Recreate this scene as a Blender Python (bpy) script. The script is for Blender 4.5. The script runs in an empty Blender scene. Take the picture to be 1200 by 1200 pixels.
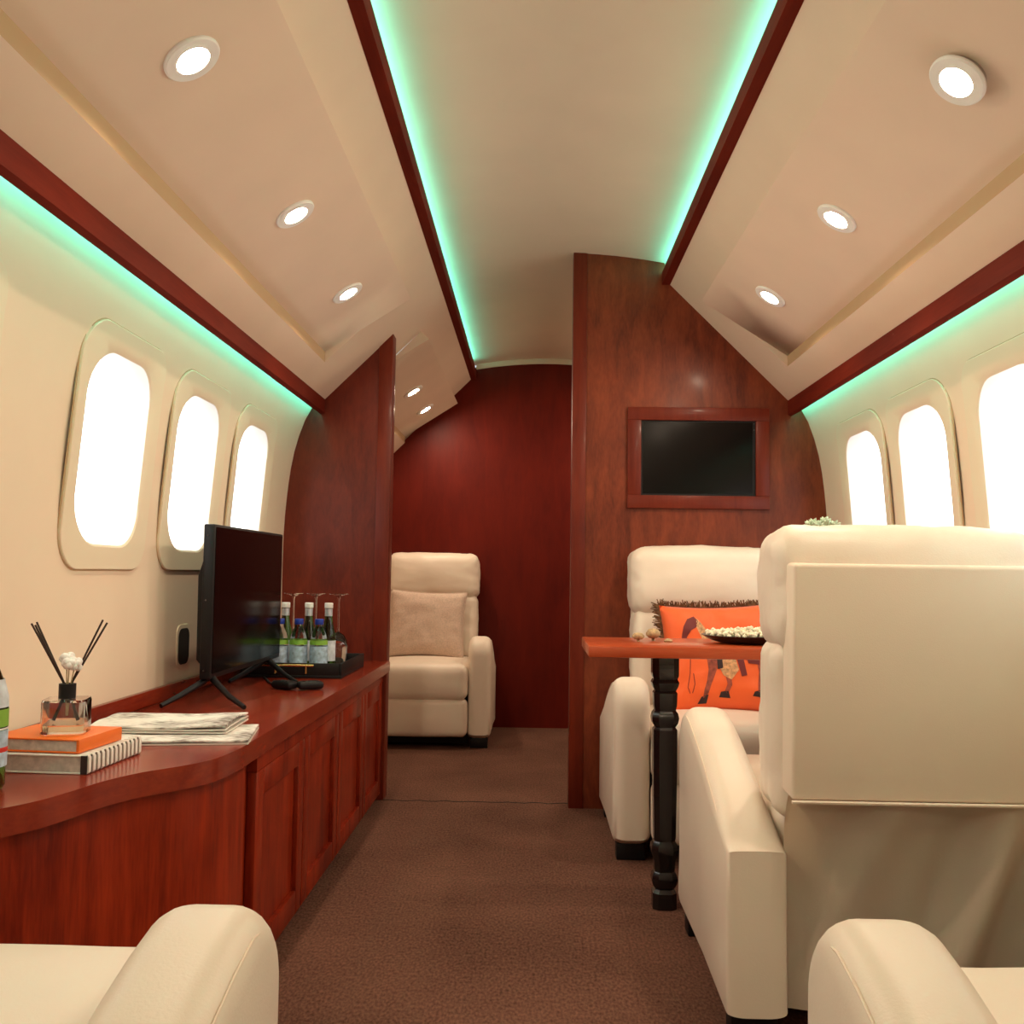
import bpy, bmesh, math, random
from mathutils import Vector, Matrix, noise
from mathutils.geometry import delaunay_2d_cdt
random.seed(7)
S = bpy.context.scene
COL = S.collection
R = math.radians

# ------------------------------------------------------------------ camera
CAM_YAW, CAM_PITCH, CAM_ROLL = R(-1.3425), R(3.5642), R(0.8)
cd = bpy.data.cameras.new('camera')
cd.sensor_width = 36.0
cd.lens = 36.0 * 1150.0 / 1200.0
cd.clip_start = 0.02
cam = bpy.data.objects.new('camera', cd)
COL.objects.link(cam)
_f = Vector((math.sin(CAM_YAW) * math.cos(CAM_PITCH), math.cos(CAM_YAW) * math.cos(CAM_PITCH), math.sin(CAM_PITCH)))
_r0 = Vector((math.cos(CAM_YAW), -math.sin(CAM_YAW), 0))
_u0 = _r0.cross(_f)
_r = _r0 * math.cos(CAM_ROLL) + _u0 * math.sin(CAM_ROLL)
_u = -_r0 * math.sin(CAM_ROLL) + _u0 * math.cos(CAM_ROLL)
cam.matrix_world = Matrix(((_r.x, _u.x, -_f.x, 0), (_r.y, _u.y, -_f.y, 0), (_r.z, _u.z, -_f.z, 0.95), (0, 0, 0, 1)))
S.camera = cam

# ------------------------------------------------------------------ world, exposure, lamp strengths
w = bpy.data.worlds.new('world')
S.world = w
w.use_nodes = True
w.node_tree.nodes['Background'].inputs[0].default_value = (0.9, 0.95, 1.0, 1)
w.node_tree.nodes['Background'].inputs[1].default_value = 1.0
S.view_settings.view_transform = 'Standard'
S.view_settings.look = 'None'
S.view_settings.gamma = 1.0
S.view_settings.use_curve_mapping = False
S.view_settings.exposure = 0.0
DOWNLIGHT = 640.0          # radiance of a downlight lens
LED = 24.0                  # radiance of the mint LED strips
DAYLIGHT = 2.6             # radiance of the daylit window panes

CX = 0.07                  # centre line of the cabin

# ------------------------------------------------------------------ materials
MATS = {}
def nmat(name):
    m = bpy.data.materials.new(name)
    m.use_nodes = True
    MATS[name] = m
    nt = m.node_tree
    return m, nt, nt.nodes['Principled BSDF']
def simple(name, col, rough=0.5, metal=0.0, spec=0.5, coat=0.0, trans=0.0, ior=1.45, bump=0.0, bscale=200.0, sheen=0.0, var=0.0, vscale=8.0):
    m, nt, b = nmat(name)
    b.inputs['Base Color'].default_value = (*col, 1)
    b.inputs['Roughness'].default_value = rough
    b.inputs['Metallic'].default_value = metal
    b.inputs['Specular IOR Level'].default_value = spec
    b.inputs['Coat Weight'].default_value = coat
    b.inputs['Transmission Weight'].default_value = trans
    b.inputs['IOR'].default_value = ior
    b.inputs['Sheen Weight'].default_value = sheen
    tc = nt.nodes.new('ShaderNodeTexCoord')
    if bump:
        n = nt.nodes.new('ShaderNodeTexNoise')
        n.inputs['Scale'].default_value = bscale
        n.inputs['Detail'].default_value = 4
        bp = nt.nodes.new('ShaderNodeBump')
        bp.inputs['Strength'].default_value = bump
        bp.inputs['Distance'].default_value = 0.004
        nt.links.new(tc.outputs['Object'], n.inputs['Vector'])
        nt.links.new(n.outputs['Fac'], bp.inputs['Height'])
        nt.links.new(bp.outputs['Normal'], b.inputs['Normal'])
    if var:
        n = nt.nodes.new('ShaderNodeTexNoise')
        n.inputs['Scale'].default_value = vscale
        n.inputs['Detail'].default_value = 3
        r = nt.nodes.new('ShaderNodeValToRGB')
        r.color_ramp.elements[0].position = 0.3
        r.color_ramp.elements[1].position = 0.7
        r.color_ramp.elements[0].color = (*[c * (1 - var) for c in col], 1)
        r.color_ramp.elements[1].color = (*[min(1, c * (1 + var)) for c in col], 1)
        nt.links.new(tc.outputs['Object'], n.inputs['Vector'])
        nt.links.new(n.outputs['Fac'], r.inputs['Fac'])
        nt.links.new(r.outputs['Color'], b.inputs['Base Color'])
    return m
def wood(name, dark, light, stretch, rough=0.3, coat=0.25, bump=0.05, spec=0.3):
    m, nt, b = nmat(name)
    tc = nt.nodes.new('ShaderNodeTexCoord')
    mp = nt.nodes.new('ShaderNodeMapping')
    mp.inputs['Scale'].default_value = stretch
    n1 = nt.nodes.new('ShaderNodeTexNoise'); n1.inputs['Scale'].default_value = 5; n1.inputs['Detail'].default_value = 6; n1.inputs['Distortion'].default_value = 0.8
    n2 = nt.nodes.new('ShaderNodeTexNoise'); n2.inputs['Scale'].default_value = 34; n2.inputs['Detail'].default_value = 4
    n3 = nt.nodes.new('ShaderNodeTexNoise'); n3.inputs['Scale'].default_value = 3.0; n3.inputs['Detail'].default_value = 3
    a = nt.nodes.new('ShaderNodeMath'); a.operation = 'MULTIPLY'; a.inputs[1].default_value = 0.45
    c = nt.nodes.new('ShaderNodeMath'); c.operation = 'MULTIPLY_ADD'; c.inputs[1].default_value = 0.2
    e = nt.nodes.new('ShaderNodeMath'); e.operation = 'MULTIPLY_ADD'; e.inputs[1].default_value = 0.4
    rp = nt.nodes.new('ShaderNodeValToRGB')
    rp.color_ramp.elements[0].position = 0.36; rp.color_ramp.elements[0].color = (*dark, 1)
    rp.color_ramp.elements[1].position = 0.66; rp.color_ramp.elements[1].color = (*light, 1)
    L = nt.links.new
    L(tc.outputs['Object'], mp.inputs['Vector'])
    L(mp.outputs['Vector'], n1.inputs['Vector']); L(mp.outputs['Vector'], n2.inputs['Vector']); L(tc.outputs['Object'], n3.inputs['Vector'])
    L(n1.outputs['Fac'], a.inputs[0]); L(n2.outputs['Fac'], c.inputs[0]); L(a.outputs[0], c.inputs[2])
    L(n3.outputs['Fac'], e.inputs[0]); L(c.outputs[0], e.inputs[2]); L(e.outputs[0], rp.inputs['Fac'])
    L(rp.outputs['Color'], b.inputs['Base Color'])
    bp = nt.nodes.new('ShaderNodeBump'); bp.inputs['Strength'].default_value = bump; bp.inputs['Distance'].default_value = 0.003
    L(n2.outputs['Fac'], bp.inputs['Height']); L(bp.outputs['Normal'], b.inputs['Normal'])
    b.inputs['Roughness'].default_value = rough
    b.inputs['Coat Weight'].default_value = coat
    b.inputs['Coat Roughness'].default_value = 0.15
    b.inputs['Specular IOR Level'].default_value = spec
    return m
def emit(name, col, strength):
    m, nt, b = nmat(name)
    b.inputs['Base Color'].default_value = (0.8, 0.8, 0.8, 1)
    b.inputs['Emission Color'].default_value = (*col, 1)
    b.inputs['Emission Strength'].default_value = strength
    return m
def glassy(name, col, rough=0.02, ior=1.45):
    return simple(name, col, rough, trans=1.0, ior=ior)

M_CREAM = simple('cream_paint', (0.82, 0.655, 0.505), 0.55, bump=0.12, bscale=14, var=0.02, vscale=5)
M_CEIL = simple('cream_ceiling_paint', (0.77, 0.60, 0.47), 0.6, bump=0.10, bscale=10, var=0.025, vscale=4)
M_PLATE = simple('window_surround_plastic', (0.80, 0.68, 0.52), 0.45, bump=0.03, bscale=60)
M_WOODV = wood('mahogany_vertical', (0.085, 0.013, 0.005), (0.25, 0.048, 0.016), (4, 4, 1.1), rough=0.42, coat=0.05, spec=0.25)
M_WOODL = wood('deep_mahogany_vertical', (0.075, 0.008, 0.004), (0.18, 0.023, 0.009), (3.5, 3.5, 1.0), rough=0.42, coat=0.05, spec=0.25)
M_STEP = simple('tan_step', (0.52, 0.35, 0.20), 0.6)  # one even tan, darker than the ceiling around the step
M_WOODY = wood('mahogany_lengthwise', (0.15, 0.013, 0.006), (0.31, 0.036, 0.012), (5, 0.7, 5), rough=0.24, coat=0.25)
M_WOODX = wood('mahogany_crosswise', (0.34, 0.045, 0.013), (0.50, 0.09, 0.027), (0.7, 5, 5), rough=0.28, coat=0.3)
M_DOOR = wood('cherry_vertical', (0.085, 0.004, 0.002), (0.36, 0.034, 0.008), (6, 6, 0.6), rough=0.34, coat=0.08, spec=0.2)
M_BACK = wood('dark_mahogany_vertical', (0.085, 0.0055, 0.003), (0.135, 0.010, 0.0045), (3, 3, 0.6), rough=0.45, coat=0.0, spec=0.15)
M_TRIM = wood('mahogany_trim', (0.10, 0.010, 0.005), (0.16, 0.018, 0.008), (6, 0.5, 6), rough=0.7, coat=0.0, spec=0.08)
M_POST = wood('mahogany_post', (0.10, 0.011, 0.005), (0.18, 0.024, 0.009), (6, 6, 0.5), rough=0.42, coat=0.05, spec=0.2)
M_LEATHER = simple('cream_leather', (0.82, 0.715, 0.60), 0.42, bump=0.10, bscale=260, var=0.02, vscale=6)
M_LEATHER2 = simple('cream_upholstery', (0.82, 0.695, 0.56), 0.55, bump=0.12, bscale=420, var=0.02, vscale=6)
M_BLACKP = simple('black_plastic', (0.008, 0.007, 0.008), 0.45, spec=0.3)
M_BLACKR = simple('black_rubber', (0.01, 0.01, 0.01), 0.6)
M_SCREEN = simple('dark_screen', (0.004, 0.003, 0.003), 0.15, spec=0.22)
M_LEG = simple('black_lacquer', (0.008, 0.007, 0.007), 0.25, coat=0.3)
M_WHITEP = simple('white_plastic', (0.85, 0.83, 0.80), 0.4)
M_CHROME = simple('brushed_metal', (0.55, 0.5, 0.47), 0.3, metal=1.0)
M_BRASS = simple('brass', (0.85, 0.58, 0.22), 0.25, metal=1.0)
M_GAP = simple('dark_recess', (0.02, 0.015, 0.012), 0.8)
M_GLASS = glassy('clear_glass', (0.98, 0.98, 0.98))
M_GREENG = glassy('green_glass', (0.10, 0.30, 0.07))
M_PET = glassy('clear_plastic', (0.86, 0.92, 0.95), 0.05, 1.3)
M_OIL = glassy('amber_liquid', (0.9, 0.75, 0.55), 0.02, 1.33)
M_LABELB = simple('blue_white_label', (0.42, 0.55, 0.68), 0.5, var=0.35, vscale=60)
M_LABELW = simple('pale_label', (0.62, 0.68, 0.74), 0.5, var=0.2, vscale=50)
M_LABELG = simple('green_label', (0.22, 0.45, 0.05), 0.5)
M_RED = simple('red_ink', (0.6, 0.03, 0.02), 0.5)
M_BLUE = simple('blue_cap', (0.012, 0.04, 0.32), 0.4)
M_FOIL = simple('silver_foil', (0.55, 0.6, 0.66), 0.35, metal=0.6)
M_ORANGE = simple('orange_cloth_cover', (0.86, 0.17, 0.018), 0.5)
M_PAGES = simple('page_block', (0.55, 0.47, 0.42), 0.8, var=0.2, vscale=90)
M_WHITEB = simple('white_book_cover', (0.78, 0.74, 0.68), 0.5)
M_DARKB = simple('dark_spine', (0.03, 0.02, 0.02), 0.5)
M_PILLOW = simple('beige_linen', (0.62, 0.47, 0.38), 0.9, bump=0.5, bscale=320, sheen=0.3, var=0.14, vscale=130)
M_OPILLOW = simple('orange_silk', (0.90, 0.13, 0.022), 0.55, bump=0.1, bscale=200, sheen=0.2)
M_FRINGE = simple('brown_fringe', (0.13, 0.06, 0.025), 0.9, var=0.5, vscale=70)
M_PRINTD = simple('print_maroon', (0.16, 0.02, 0.02), 0.6)
M_PRINTB = simple('print_brown', (0.30, 0.06, 0.035), 0.6, var=0.45, vscale=60)
M_PRINTK = simple('print_black', (0.03, 0.012, 0.014), 0.6)
M_PRINTT = simple('print_tan', (0.62, 0.33, 0.16), 0.6, var=0.4, vscale=90)
M_POD = simple('dried_pod', (0.45, 0.32, 0.17), 0.8, var=0.35, vscale=80)
M_FOOD = simple('popped_corn', (0.85, 0.74, 0.55), 0.7, var=0.3, vscale=60)
M_PLATEK = simple('dark_glaze', (0.02, 0.014, 0.014), 0.25)
M_LEAF = simple('pale_green_leaf', (0.55, 0.68, 0.50), 0.5, var=0.15, vscale=40)
M_CERAMIC = simple('white_ceramic', (0.8, 0.78, 0.74), 0.3)
M_COTTON = simple('white_flower', (0.85, 0.82, 0.78), 0.9)
M_REED = simple('dark_reed', (0.035, 0.016, 0.01), 0.7)
M_LED = emit('mint_led', (0.12, 1.0, 0.78), LED)
M_LENS = emit('warm_lens', (1.0, 0.79, 0.57), DOWNLIGHT)
M_DAY = emit('daylit_frosted_pane', (0.95, 0.98, 1.0), DAYLIGHT)

def mat_carpet():
    m, nt, b = nmat('brown_carpet')
    tc = nt.nodes.new('ShaderNodeTexCoord')
    mp = nt.nodes.new('ShaderNodeMapping'); mp.inputs['Scale'].default_value = (1, 0.5, 1)
    n1 = nt.nodes.new('ShaderNodeTexNoise'); n1.inputs['Scale'].default_value = 150; n1.inputs['Detail'].default_value = 3
    n2 = nt.nodes.new('ShaderNodeTexNoise'); n2.inputs['Scale'].default_value = 2.2; n2.inputs['Detail'].default_value = 4
    mx = nt.nodes.new('ShaderNodeMath'); mx.operation = 'MULTIPLY_ADD'; mx.inputs[1].default_value = 0.35
    ad = nt.nodes.new('ShaderNodeMath'); ad.operation = 'MULTIPLY'; ad.inputs[1].default_value = 0.65
    rp = nt.nodes.new('ShaderNodeValToRGB')
    rp.color_ramp.elements[0].position = 0.3; rp.color_ramp.elements[0].color = (0.050, 0.022, 0.015, 1)
    rp.color_ramp.elements[1].position = 0.7; rp.color_ramp.elements[1].color = (0.21, 0.10, 0.068, 1)
    L = nt.links.new
    L(tc.outputs['Object'], mp.inputs['Vector']); L(mp.outputs['Vector'], n1.inputs['Vector']); L(tc.outputs['Object'], n2.inputs['Vector'])
    L(n1.outputs['Fac'], ad.inputs[0]); L(n2.outputs['Fac'], mx.inputs[0]); L(ad.outputs[0], mx.inputs[2])
    L(mx.outputs[0], rp.inputs['Fac']); L(rp.outputs['Color'], b.inputs['Base Color'])
    bp = nt.nodes.new('ShaderNodeBump'); bp.inputs['Strength'].default_value = 0.6; bp.inputs['Distance'].default_value = 0.004
    L(n1.outputs['Fac'], bp.inputs['Height']); L(bp.outputs['Normal'], b.inputs['Normal'])
    b.inputs['Roughness'].default_value = 0.95
    b.inputs['Specular IOR Level'].default_value = 0.1
    return m
M_CARPET = mat_carpet()
def mat_news():
    m, nt, b = nmat('newsprint')
    tc = nt.nodes.new('ShaderNodeTexCoord')
    mp = nt.nodes.new('ShaderNodeMapping'); mp.inputs['Scale'].default_value = (14, 60, 1)
    n1 = nt.nodes.new('ShaderNodeTexNoise'); n1.inputs['Scale'].default_value = 3; n1.inputs['Detail'].default_value = 2
    n2 = nt.nodes.new('ShaderNodeTexNoise'); n2.inputs['Scale'].default_value = 9; n2.inputs['Detail'].default_value = 1
    mul = nt.nodes.new('ShaderNodeMath'); mul.operation = 'MULTIPLY'
    rp = nt.nodes.new('ShaderNodeValToRGB')
    rp.color_ramp.elements[0].position = 0.22; rp.color_ramp.elements[0].color = (0.80, 0.76, 0.71, 1)
    rp.color_ramp.elements[1].position = 0.40; rp.color_ramp.elements[1].color = (0.16, 0.12, 0.10, 1)
    L = nt.links.new
    L(tc.outputs['Object'], mp.inputs['Vector']); L(mp.outputs['Vector'], n1.inputs['Vector']); L(tc.outputs['Object'], n2.inputs['Vector'])
    L(n1.outputs['Fac'], mul.inputs[0]); L(n2.outputs['Fac'], mul.inputs[1]); L(mul.outputs[0], rp.inputs['Fac']); L(rp.outputs['Color'], b.inputs['Base Color'])
    b.inputs['Roughness'].default_value = 0.8
    return m
M_NEWS = mat_news()
M_NEWSW = simple('paper_edge', (0.74, 0.69, 0.62), 0.85)

# ------------------------------------------------------------------ helpers
def obj(name, bm, mat, parent=None, smooth=35, loc=None, rot=None):
    me = bpy.data.meshes.new(name)
    bmesh.ops.recalc_face_normals(bm, faces=bm.faces[:])
    bm.to_mesh(me); bm.free()
    me.materials.append(mat)
    if smooth:
        for p in me.polygons: p.use_smooth = True
        me.set_sharp_from_angle(angle=R(smooth))
    o = bpy.data.objects.new(name, me)
    COL.objects.link(o)
    if parent: o.parent = parent
    if loc: o.location = loc
    if rot: o.rotation_euler = rot
    return o
def tag(o, label, cat, group=None):
    o['label'] = label; o['category'] = cat
    if group: o['group'] = group
    return o
def thing(name, label, cat, loc=(0, 0, 0), rot=(0, 0, 0), group=None):
    o = bpy.data.objects.new(name, None)
    o.empty_display_size = 0.1
    COL.objects.link(o)
    o.location = loc; o.rotation_euler = rot
    return tag(o, label, cat, group)
def struct(o, label=None):
    o['kind'] = 'structure'
    if label: o['label'] = label
    return o
def sempty(name, label=None):
    o = bpy.data.objects.new(name, None); COL.objects.link(o)
    return struct(o, label)
def copy_tree(o, parent=None):
    c = o.copy(); COL.objects.link(c)
    if parent: c.parent = parent
    for ch in list(o.children): copy_tree(ch, c)
    return c
def BM(): return bmesh.new()
def box(bm, x0, x1, y0, y1, z0, z1, bev=0.0, seg=2):
    vs = [bm.verts.new((x, y, z)) for x in (x0, x1) for y in (y0, y1) for z in (z0, z1)]
    fs = [bm.faces.new([vs[i] for i in q]) for q in ((0, 1, 3, 2), (4, 6, 7, 5), (0, 4, 5, 1), (2, 3, 7, 6), (0, 2, 6, 4), (1, 5, 7, 3))]
    if bev:
        es = list({e for f in fs for e in f.edges})
        bmesh.ops.bevel(bm, geom=es, offset=bev, segments=seg, profile=0.5, affect='EDGES')
    return bm
def prism(bm, pts, axis, a, b, bev=0.0, seg=2, only_caps=True):
    """extrude a 2-D polygon along an axis; pts are the two remaining coordinates in xyz order"""
    def P(p, t):
        return (t, p[0], p[1]) if axis == 0 else (p[0], t, p[1]) if axis == 1 else (p[0], p[1], t)
    va = [bm.verts.new(P(p, a)) for p in pts]; vb = [bm.verts.new(P(p, b)) for p in pts]
    fa = bm.faces.new(va); fb = bm.faces.new(vb[::-1])
    n = len(pts)
    for i in range(n): bm.faces.new((va[i], vb[i], vb[(i + 1) % n], va[(i + 1) % n]))
    if bev:
        es = list(set(fa.edges) | set(fb.edges))
        bmesh.ops.bevel(bm, geom=es, offset=bev, segments=seg, profile=0.5, affect='EDGES', clamp_overlap=True)
    return bm
def lathe(bm, prof, n=24, c=(0, 0, 0), closed=False):
    rings = []
    for r, z in prof:
        if r < 1e-6: rings.append([bm.verts.new((c[0], c[1], c[2] + z))])
        else: rings.append([bm.verts.new((c[0] + r * math.cos(2 * math.pi * k / n), c[1] + r * math.sin(2 * math.pi * k / n), c[2] + z)) for k in range(n)])
    pairs = list(zip(rings, rings[1:])) + ([(rings[-1], rings[0])] if closed else [])
    for A, B in pairs:
        for k in range(n):
            k2 = (k + 1) % n
            if len(A) == 1 and len(B) == 1: continue
            if len(A) == 1: bm.faces.new((A[0], B[k2], B[k]))
            elif len(B) == 1: bm.faces.new((A[k], A[k2], B[0]))
            else: bm.faces.new((A[k], A[k2], B[k2], B[k]))
    return bm
def tube(bm, pts, r, n=8, r2=None):
    pts = [Vector(p) for p in pts]
    rings = []
    for i, p in enumerate(pts):
        t = (pts[min(i + 1, len(pts) - 1)] - pts[max(i - 1, 0)]).normalized()
        a = t.orthogonal().normalized() if i == 0 else (rings_a - t * rings_a.dot(t)).normalized()
        rings_a = a
        b = t.cross(a)
        rr = r if r2 is None else r + (r2 - r) * i / (len(pts) - 1)
        rings.append([bm.verts.new(p + a * rr * math.cos(2 * math.pi * k / n) + b * rr * math.sin(2 * math.pi * k / n)) for k in range(n)])
    for A, B in zip(rings, rings[1:]):
        for k in range(n): bm.faces.new((A[k], A[(k + 1) % n], B[(k + 1) % n], B[k]))
    bm.faces.new(rings[0][::-1]); bm.faces.new(rings[-1])
    return bm
def pad(bm, c, s, r, bulge=(0, 0, 0), wr=0.0, ws=9.0, seed=0, mids=7):
    """soft rounded cushion block"""
    h = [v / 2 for v in s]
    r = min(r, *[v * 0.98 for v in h])
    def params(hh):
        out = [-hh, -hh + r * .3, -hh + r * .65]
        out += [-(hh - r) + 2 * (hh - r) * k / mids for k in range(mids + 1)]
        return out + [hh - r * .65, hh - r * .3, hh]
    ps = [params(v) for v in h]
    cache = {}
    off = Vector((seed * 7.3, seed * 3.1, seed * 1.7))
    def V(p):
        key = tuple(round(q, 6) for q in p)
        if key in cache: return cache[key]
        inner = Vector([max(-(h[i] - r), min(h[i] - r, p[i])) for i in range(3)])
        d = Vector(p) - inner
        q = inner + d.normalized() * r
        e = [max(0, 1 - (q[i] / h[i]) ** 2) for i in range(3)]
        o = Vector([bulge[0] * e[1] * e[2] * q[0] / h[0], bulge[1] * e[0] * e[2] * q[1] / h[1], bulge[2] * e[0] * e[1] * q[2] / h[2]])
        q2 = q + o
        if wr:
            edge = 1 - min(e[0] + e[1] + e[2], 2.0) / 2.0
            q2 += d.normalized() * wr * (noise.noise((q + off) * ws) + .55 * noise.noise((q + off) * ws * 2.6)) * (0.25 + 0.75 * edge)
        cache[key] = bm.verts.new(q2 + Vector(c))
        return cache[key]
    for ax in range(3):
        a, b = [i for i in range(3) if i != ax]
        for sg in (-1, 1):
            for i in range(len(ps[a]) - 1):
                for j in range(len(ps[b]) - 1):
                    qs = []
                    for (di, dj) in ((0, 0), (1, 0), (1, 1), (0, 1)):
                        p = [0, 0, 0]; p[ax] = sg * h[ax]; p[a] = ps[a][i + di]; p[b] = ps[b][j + dj]
                        qs.append(V(p))
                    try: bm.faces.new(qs)
                    except ValueError: pass
    return bm
def catmull(pts, n=6):
    P = [Vector(p) for p in pts]
    P = [P[0] * 2 - P[1]] + P + [P[-1] * 2 - P[-2]]
    out = []
    for i in range(1, len(P) - 2):
        for k in range(n):
            t = k / n
            out.append(0.5 * ((2 * P[i]) + (P[i + 1] - P[i - 1]) * t + (2 * P[i - 1] - 5 * P[i] + 4 * P[i + 1] - P[i + 2]) * t * t + (3 * P[i] - P[i - 1] - 3 * P[i + 1] + P[i + 2]) * t ** 3))
    out.append(P[-2])
    return out
def sheet(bm, prof, ys):
    """sweep an open (x,z) profile along y"""
    rows = [[bm.verts.new((p[0], y, p[1])) for p in prof] for y in ys]
    for A, B in zip(rows, rows[1:]):
        for k in range(len(prof) - 1): bm.faces.new((A[k], A[k + 1], B[k + 1], B[k]))
    return bm
def frange(a, b, n): return [a + (b - a) * k / n for k in range(n + 1)]

# ------------------------------------------------------------------ cabin cross-section (x measured from the centre line)
Y0, Y1 = -1.3, 6.12                       # rear of the cabin behind the camera, back wall
YR, YL = 4.06, 4.14                       # front faces of the two dividers
WALLP = catmull([(1.10, 0), (1.125, .4), (1.135, .8), (1.135, 1.1), (1.122, 1.3), (1.10, 1.45), (1.065, 1.57), (1.03, 1.64), (1.0, 1.69)], 6)
def wallx(z):
    for a, b in zip(WALLP, WALLP[1:]):
        if a.y <= z <= b.y: return a.x + (b.x - a.x) * (z - a.y) / (b.y - a.y)
    return WALLP[0].x if z < 0 else WALLP[-1].x
def ceilz(x): return 2.30 - 0.1975 * x * x
U = Vector((0.485, 2.165)); Lw = Vector((0.98, 1.675))
PB, P1, P2, PS = Vector((0.602, 2.049)), Vector((0.565, 2.013)), Vector((0.895, 1.800)), Vector((0.895, 1.7591))
LEND = Vector((1.01, 1.6453))             # slope runs on behind the valance to the wall

# floor
bm = BM()
box(bm, CX - 1.2, CX + 1.2, Y0, Y1 + .02, -0.05, 0.0)
floor = struct(obj('floor', bm, M_CARPET, smooth=0), 'brown loop-pile carpet floor of the cabin')
bm = BM()
tube(bm, [(-.63 + .80 * k / 24, 4.135 + .006 * math.sin(k * 1.7) + .004 * math.sin(k * 4.1), 0.0005) for k in range(25)], .0022, 5)
obj('carpet_seam', bm, M_GAP, floor)

# curved centre ceiling
bm = BM()
sheet(bm, [(CX + x, ceilz(x)) for x in frange(-.50, .50, 16)], frange(Y0, Y1 + .02, 24))
ceiling = struct(obj('ceiling', bm, M_CEIL), 'curved cream centre ceiling between the two light coves')

def slope_panels(s, name, label):
    """sloping side ceiling with its tilted light panels let into it"""
    top = [(0.487, 2.262), (U.x, U.y)]
    spans = [(Y0, -1.2, 0), (-1.2, 3.76, 1), (3.76, 4.42, 0), (4.42, Y1 + .02, 1)]
    bm = BM()
    for a, b, p in spans:
        ys = frange(a, b, max(1, int((b - a) / .4)))
        if not p:
            sheet(bm, [(CX + s * q[0], q[1]) for q in top + [PB, PS, LEND, (1.03, 1.655)]], ys)
        else:
            sheet(bm, [(CX + s * q[0], q[1]) for q in top + [PB]], ys)
            sheet(bm, [(CX + s * q[0], q[1]) for q in [PS, LEND, (1.03, 1.655)]], ys)
    bmesh.ops.remove_doubles(bm, verts=bm.verts[:], dist=1e-5)
    base = struct(obj(name, bm, M_CEIL, smooth=20), label)
    for a, b, p in spans:
        if not p: continue
        bm = BM()
        ys = frange(a, b, max(1, int((b - a) / .3)))
        sheet(bm, [(CX + s * q[0], q[1]) for q in [PB, P1]], ys)
        sheet(bm, [(CX + s * q[0], q[1]) for q in [P1, P2]], ys)
        for y in (a, b):
            # end faces: proud wedge above, recessed wedge below
            t = (P1.x + P1.y - 2.65) / ((P1.x + P1.y) - (P2.x + P2.y))
            X = P1 + (P2 - P1) * t
            for tri in ((PB, P1, X), (X, P2, PS)):
                bm.faces.new([bm.verts.new((CX + s * q.x, y, q.y)) for q in tri])
        bmesh.ops.remove_doubles(bm, verts=bm.verts[:], dist=1e-5)
        obj('light_panel', bm, M_CEIL, base, smooth=15)
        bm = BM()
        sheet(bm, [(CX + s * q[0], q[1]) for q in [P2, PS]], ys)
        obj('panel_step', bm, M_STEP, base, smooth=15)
    return base
slope_panels(-1, 'ceiling_left', 'sloping cream side ceiling above the sideboard')
slope_panels(1, 'ceiling_right', 'sloping cream side ceiling above the table')

# wood cove boards and their LED strips
trim_n = 0
def cove(s, upper, y1):
    global trim_n
    trim_n += 1
    bm = BM()
    if upper: pts = [(.450, 2.165), (.4845, 2.165), (.4845, 2.218), (.450, 2.218)]
    else: pts = [(.972, 1.6795), (.972, 1.622), (.986, 1.614), (.988, 1.614), (.988, 1.664)]
    pr = [(CX + s * p[0], p[1]) for p in pts]
    prism(bm, pr, 1, Y0, y1)
    o = struct(obj('trim_%d' % trim_n, bm, M_TRIM, smooth=25), ('upper' if upper else 'lower') + ' mahogany cove board hiding an LED strip')
    bm = BM()
    if upper: box(bm, *sorted((CX + s * .466, CX + s * .472)), Y0, y1 - (.16 if y1 == Y1 else 0), 2.220, 2.225)
    else: box(bm, *sorted((CX + s * .994, CX + s * 1.000)), Y0, y1, 1.640, 1.645)
    obj('led_strip', bm, M_LED, o, smooth=0)
cove(-1, True, Y1); cove(1, True, YR)
cove(-1, False, YL - .002); cove(1, False, YR - .002)

# ------------------------------------------------------------------ side walls with window openings
WIN_Z0, WIN_Z1 = 1.0, 1.475
WIN_W, WIN_R = 0.37, 0.115
FR_M = 0.055
WY = {-1: [-.30, .70, 1.60, 2.41, 2.985, 3.57], 1: [-.30, .70, 1.86, 2.44, 3.015, 3.545]}
def rrect(cy, cz, wd, ht, r, n=8):
    pts = []
    for (sy, sz, a0) in ((1, 1, 0), (-1, 1, 90), (-1, -1, 180), (1, -1, 270)):
        for k in range(n + 1):
            a = R(a0 + 90 * k / n)
            pts.append((cy + sy * (wd / 2 - r) + r * math.cos(a), cz + sz * (ht / 2 - r) + r * math.sin(a)))
    return pts
def inside(p, cy, cz, wd, ht, r):
    dx = abs(p[0] - cy) - (wd / 2 - r); dz = abs(p[1] - cz) - (ht / 2 - r)
    return (max(dx, 0) ** 2 + max(dz, 0) ** 2) ** .5 < r - 1e-4 and dx < r and dz < r
WCZ, WH = (WIN_Z0 + WIN_Z1) / 2, WIN_Z1 - WIN_Z0
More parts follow.
